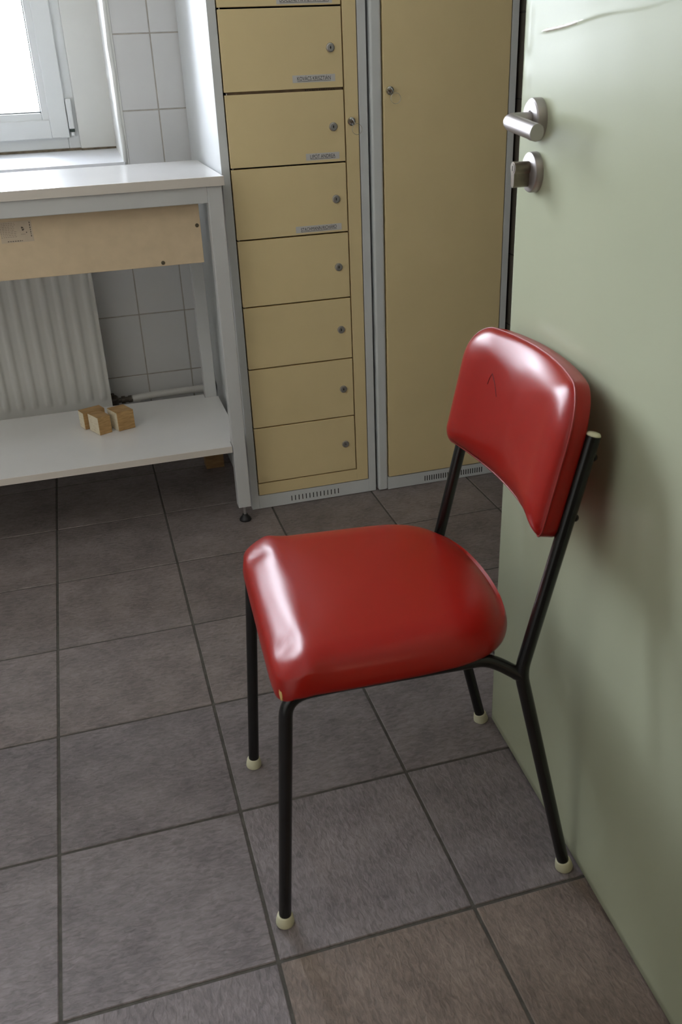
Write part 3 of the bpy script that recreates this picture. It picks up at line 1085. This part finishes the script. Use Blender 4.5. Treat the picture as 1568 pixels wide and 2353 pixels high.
for s in (-1, 1):
    # rear post: foot to kink to top
    bm = bmesh.new()
    pts = bend([(0.2262, s * YR, 0.012), (0.131, s * YR, 0.408), (post_x(0.752), s * YR, 0.752)], 0.02, 6)
    tube(bm, pts, R_, 18)
    bp_ = obj('back_post', bm, M['tube'], ch, smooth=True, autos=40)
    bm = bmesh.new()
    d = (Vector((post_x(0.752), 0, 0.752)) - Vector((post_x(0.6), 0, 0.6))).normalized()
    lathe(bm, [(0.0088, -0.004), (0.0092, 0.0006), (0.0080, 0.0026), (0.0, 0.0032)], (post_x(0.752), s * YR, 0.752), d, 20)
    obj('end_plug', bm, M['cap'], bp_, smooth=True)
    for zb in (0.640, 0.722):
        bm = bmesh.new()
        lathe(bm, [(0.0052, 0), (0.0052, 0.002), (0.0038, 0.0042), (0, 0.0048)], (post_x(zb) + R_ - 0.001, s * YR, zb), (1, 0, -0.2), 14)
        obj('bolt', bm, M['tube'], bp_, smooth=True)
    # front leg and side rail: one bent tube welded to the post
    bm = bmesh.new()
    pts = bend([(-0.2262, s * YF, 0.012), (-0.1975, s * YF, 0.428), (-0.13, s * (YF - 0.006), 0.4265), (0.082, s * (YF - 0.008), 0.4265), (0.1, s * (YF - 0.003), 0.421), (0.131, s * YR, 0.403)], [0.034, 0.02, 0.014, 0.014], 8)
    tube(bm, pts, R_, 18)
    obj('front_leg', bm, M['tube'], ch, smooth=True, autos=40)
    # weld bead
    bm = bmesh.new()
    lathe(bm, [(R_ * 1.02, -0.006), (R_ * 1.14, -0.002), (R_ * 1.14, 0.002), (R_ * 1.02, 0.006)], (0.128, s * (YR - 0.0045), 0.4045), (0.9, s * 0.25, -0.5), 16)
    obj('weld', bm, M['tube'], ch, smooth=True)
for nm, xx, y_ in (('cross_rail', -0.15, YF - 0.006), ('cross_rail', 0.07, YF - 0.008)):
    bm = bmesh.new()
    tube(bm, [(xx, -y_, 0.4265), (xx, y_, 0.4265)], R_ * 0.95, 14)
    obj(nm, bm, M['tube'], ch, smooth=True, autos=40)
for xx, yy, lean in ((-0.2270, YF, 0.069), (0.2285, YR, -0.24)):
    for s in (-1, 1):
        bm = bmesh.new()
        lathe(bm, [(0.0112, 0.0), (0.0138, 0.0010), (0.0143, 0.003), (0.0138, 0.008), (0.0120, 0.0172), (0.0110, 0.0188), (0.0096, 0.0192)], (xx, s * yy, 0.0), (lean * 0.8, 0, 1), 24)
        # keep the sole flat on the floor
        for v in bm.verts:
            v.co.z = max(v.co.z, 0.0)
        obj('foot_cap', bm, M['cap'], ch, smooth=True, autos=50)


def cushion(outline, prof, centre, fmap, inner=10, zc=0.0):
    """outline: closed list of 2D points; prof: (inset, height) pairs from the back edge round to the top; the top is then closed
    with inner rings rising to the height zc; fmap(p2, h) -> 3D"""
    bm = bmesh.new()
    c = Vector(centre)
    rings = []
    for ins, h in prof:
        ring = []
        for p in outline:
            dd = (p - c)
            q = c + dd * (1 - ins / dd.length)
            ring.append(bm.verts.new(fmap(q, h, ins)))
        rings.append(ring)
    ins0, h0 = prof[-1]
    for k in range(1, inner):
        t = k / inner
        ring = []
        for p in outline:
            dd = (p - c)
            q = c + dd * (1 - ins0 / dd.length) * (1 - t)
            hh = h0 + (zc - h0) * (1 - (1 - t) ** 2)
            ring.append(bm.verts.new(fmap(q, hh, ins0 + t)))
        rings.append(ring)
    n_ = len(outline)
    for A, B in zip(rings, rings[1:]):
        for i in range(n_):
            bm.faces.new((A[i], A[(i + 1) % n_], B[(i + 1) % n_], B[i]))
    cv = bm.verts.new(fmap(c, zc, 1))
    for i in range(n_):
        bm.faces.new((rings[-1][i], rings[-1][(i + 1) % n_], cv))
    bm.faces.new(rings[0])
    return bm


# seat: D-shaped plan, rolled front edge
half = [(-0.2135, 0.0), (-0.2135, 0.09), (-0.2125, 0.155), (-0.206, 0.183), (-0.188, 0.197), (-0.155, 0.2005), (-0.07, 0.2000), (0.0, 0.197), (0.055, 0.190), (0.1, 0.170), (0.131, 0.132), (0.149, 0.075), (0.155, 0.0)]
full = half + [(a, -b) for a, b in half[-2:0:-1]]
seat_out = [Vector((p.x, p.y)) for p in catmull([(a, b, 0) for a, b in full], 6, True)]


def dent(q, x, y, rx, ry, d):
    return d * math.exp(-((q.x - x) / rx) ** 2 - ((q.y - y) / ry) ** 2)


def seat_map(q, h, ins):
    fr = sst(0.13, 0.17, -q.x)                # towards the front the roll is tighter
    if h > 0.4575:
        h = 0.4818 - (0.4818 - h) * (1 - 0.55 * fr) if h < 0.4818 else h
    k = min(1.0, max(0.0, (h - 0.4365) / 0.035))
    d = max(0.0, -0.161 - q.x)
    drop_top = 0.36 * (math.sqrt(d * d + 0.010 ** 2) - 0.010)
    drop_low = 0.40 * max(0.0, -0.186 - q.x)
    z = h - (drop_top * k + drop_low * (1 - k))
    # corners drop slightly further
    z -= 0.007 * max(0.0, (abs(q.y) - 0.13) / 0.07) ** 2 * min(1.0, d / 0.05)
    if ins > 0.006:
        z -= dent(q, -0.190, -0.128, 0.011, 0.020, 0.0036) + dent(q, -0.193, 0.135, 0.011, 0.016, 0.0046) + dent(q, -0.180, 0.03, 0.010, 0.035, 0.0012)
        z += dent(q, -0.176, -0.165, 0.012, 0.015, 0.0026) + dent(q, -0.160, 0.11, 0.007, 0.030, 0.0012) + dent(q, -0.163, -0.07, 0.008, 0.05, 0.0010)
        z -= 0.010 * max(0.0, (q.x - 0.03) / 0.125) ** 2
    return (q.x, q.y, z)


prof = [(0.03, 0.4365), (0.006, 0.4365), (0.0008, 0.4395), (0.0, 0.4445), (0.0012, 0.451), (0.0042, 0.458), (0.009, 0.4645), (0.016, 0.4705), (0.026, 0.4755), (0.04, 0.4792), (0.058, 0.4818)]
seat = obj('seat', cushion(seat_out, prof, (-0.03, 0.0), seat_map, 14, 0.486), M['vinyl'], ch, smooth=True, autos=60)
# worn corner where the foam shows
bm = bmesh.new()
ring = []
for k in range(10):
    a = 2 * PI * k / 10
    ring.append((0.0034 * math.cos(a), 0.0085 * math.sin(a) * (1 + 0.2 * math.sin(3 * a))))
cpos, nrm = Vector((-0.2038, -0.1830, 0.4375)), Vector((-0.82, -0.50, 0.27)).normalized()
tu = nrm.cross(Vector((0, 0, 1))).normalized()
tv = (Vector((0, 0, 1)) - nrm * nrm.z).normalized()
tv = (tv * 0.9 + tu * 0.35).normalized()
lo = [bm.verts.new(cpos + tu * a + tv * b - nrm * 0.004) for a, b in ring]
hi = [bm.verts.new(cpos + (tu * a + tv * b) * 0.9 + nrm * 0.0012) for a, b in ring]
for k in range(10):
    bm.faces.new((lo[k], lo[(k + 1) % 10], hi[(k + 1) % 10], hi[k]))
bm.faces.new(hi)
tr = obj('tear', bm, M['foam'], seat)
tr['label'] = 'torn corner showing yellow foam'

# backrest: a panel curved between the two posts, upholstered at the front
BH = 0.194


def rrect(hw, h, rt, rb, n=9):
    pts = []
    for cx, cy, r, a0 in ((hw - rt, h - rt, rt, 0), (-hw + rt, h - rt, rt, PI / 2), (-hw + rb, rb, rb, PI), (hw - rb, rb, rb, 1.5 * PI)):
        for k in range(n + 1):
            a = a0 + PI / 2 * k / n
            pts.append((cx + r * math.cos(a), cy + r * math.sin(a)))
    # subdivide the long straight runs
    out = []
    for i, p in enumerate(pts):
        q = pts[(i + 1) % len(pts)]
        out.append(Vector(p))
        L = math.dist(p, q)
        m = int(L / 0.012)
        for k in range(1, m):
            out.append(Vector(p).lerp(Vector(q), k / m))
    return out


br_out = rrect(0.1885, BH, 0.058, 0.020)
SN, CS = 0.2121, 0.9772


def back_map(q, h, ins):
    """q.x lateral, q.y up along the panel; h = thickness towards the sitter"""
    cv_ = 0.030 * (1 - (q.x / 0.187) ** 2)
    base = Vector((post_x(0.608) - R_ + 0.0002, 0, 0.608))
    top = 0.012 * (1 - (q.x / 0.19) ** 2) * (q.y / BH)      # gently arched top edge
    p = base + Vector((SN, 0, CS)) * (q.y + top) + Vector((CS, 0, -SN)) * (cv_ - h)
    return (p.x, q.x, p.z)


bprof = [(0.012, 0.0), (0.001, 0.0008), (0.0, 0.003), (0.0, 0.012), (0.0002, 0.020), (0.0016, 0.0232), (0.006, 0.0275), (0.014, 0.0325), (0.026, 0.0370), (0.042, 0.0402), (0.058, 0.0418)]
back = obj('backrest', cushion(br_out, bprof, (0.0, BH * 0.5), back_map, 12, 0.0435), M['vinyl'], ch, smooth=True, autos=50)
bm = bmesh.new()
loop = [back_map(p * 1.0 + (Vector((0, BH / 2)) - p).normalized() * 0.0006, 0.0222, 0) for p in br_out]
tube(bm, loop + [loop[0], loop[1]], 0.0013, 6, False)
obj('piping', bm, M['piping'], back, smooth=True)
# pen strokes scratched on the front
for st in ([(0.0792, 0.1365), (0.065, 0.125), (0.0522, 0.110)], [(0.0800, 0.135), (0.083, 0.129), (0.0852, 0.119)]):
    bm = bmesh.new()
    pts = []
    for k in range(13):
        t = k / 12
        if t < 0.5:
            a, b = Vector(st[0]), Vector(st[1]); tt = t * 2
        else:
            a, b = Vector(st[1]), Vector(st[2]); tt = t * 2 - 1
        q = a.lerp(b, tt)
        # thickness of the cushion there
        c_ = Vector((0, BH / 2)); dd = q - c_
        # radial distance to the outline along this direction (coarse)
        best = min(br_out, key=lambda p: -((p - c_).normalized().dot(dd.normalized())))
        Lr = (best - c_).length
        t_in = 1 - dd.length / (Lr - 0.058)
        h = 0.0418 + (0.0435 - 0.0418) * (1 - (1 - max(0, t_in)) ** 2)
        if t_in < 0:
            ins_ = Lr - dd.length
            for (i0, h0), (i1, h1) in zip(bprof, bprof[1:]):
                if i0 <= ins_ <= i1:
                    h = h0 + (h1 - h0) * (ins_ - i0) / max(1e-6, i1 - i0)
        pts.append(back_map(q, h + 0.0001, 0))
    tube(bm, pts, 0.00055, 5)
    obj('pen_stroke', bm, M['penmark'], back)
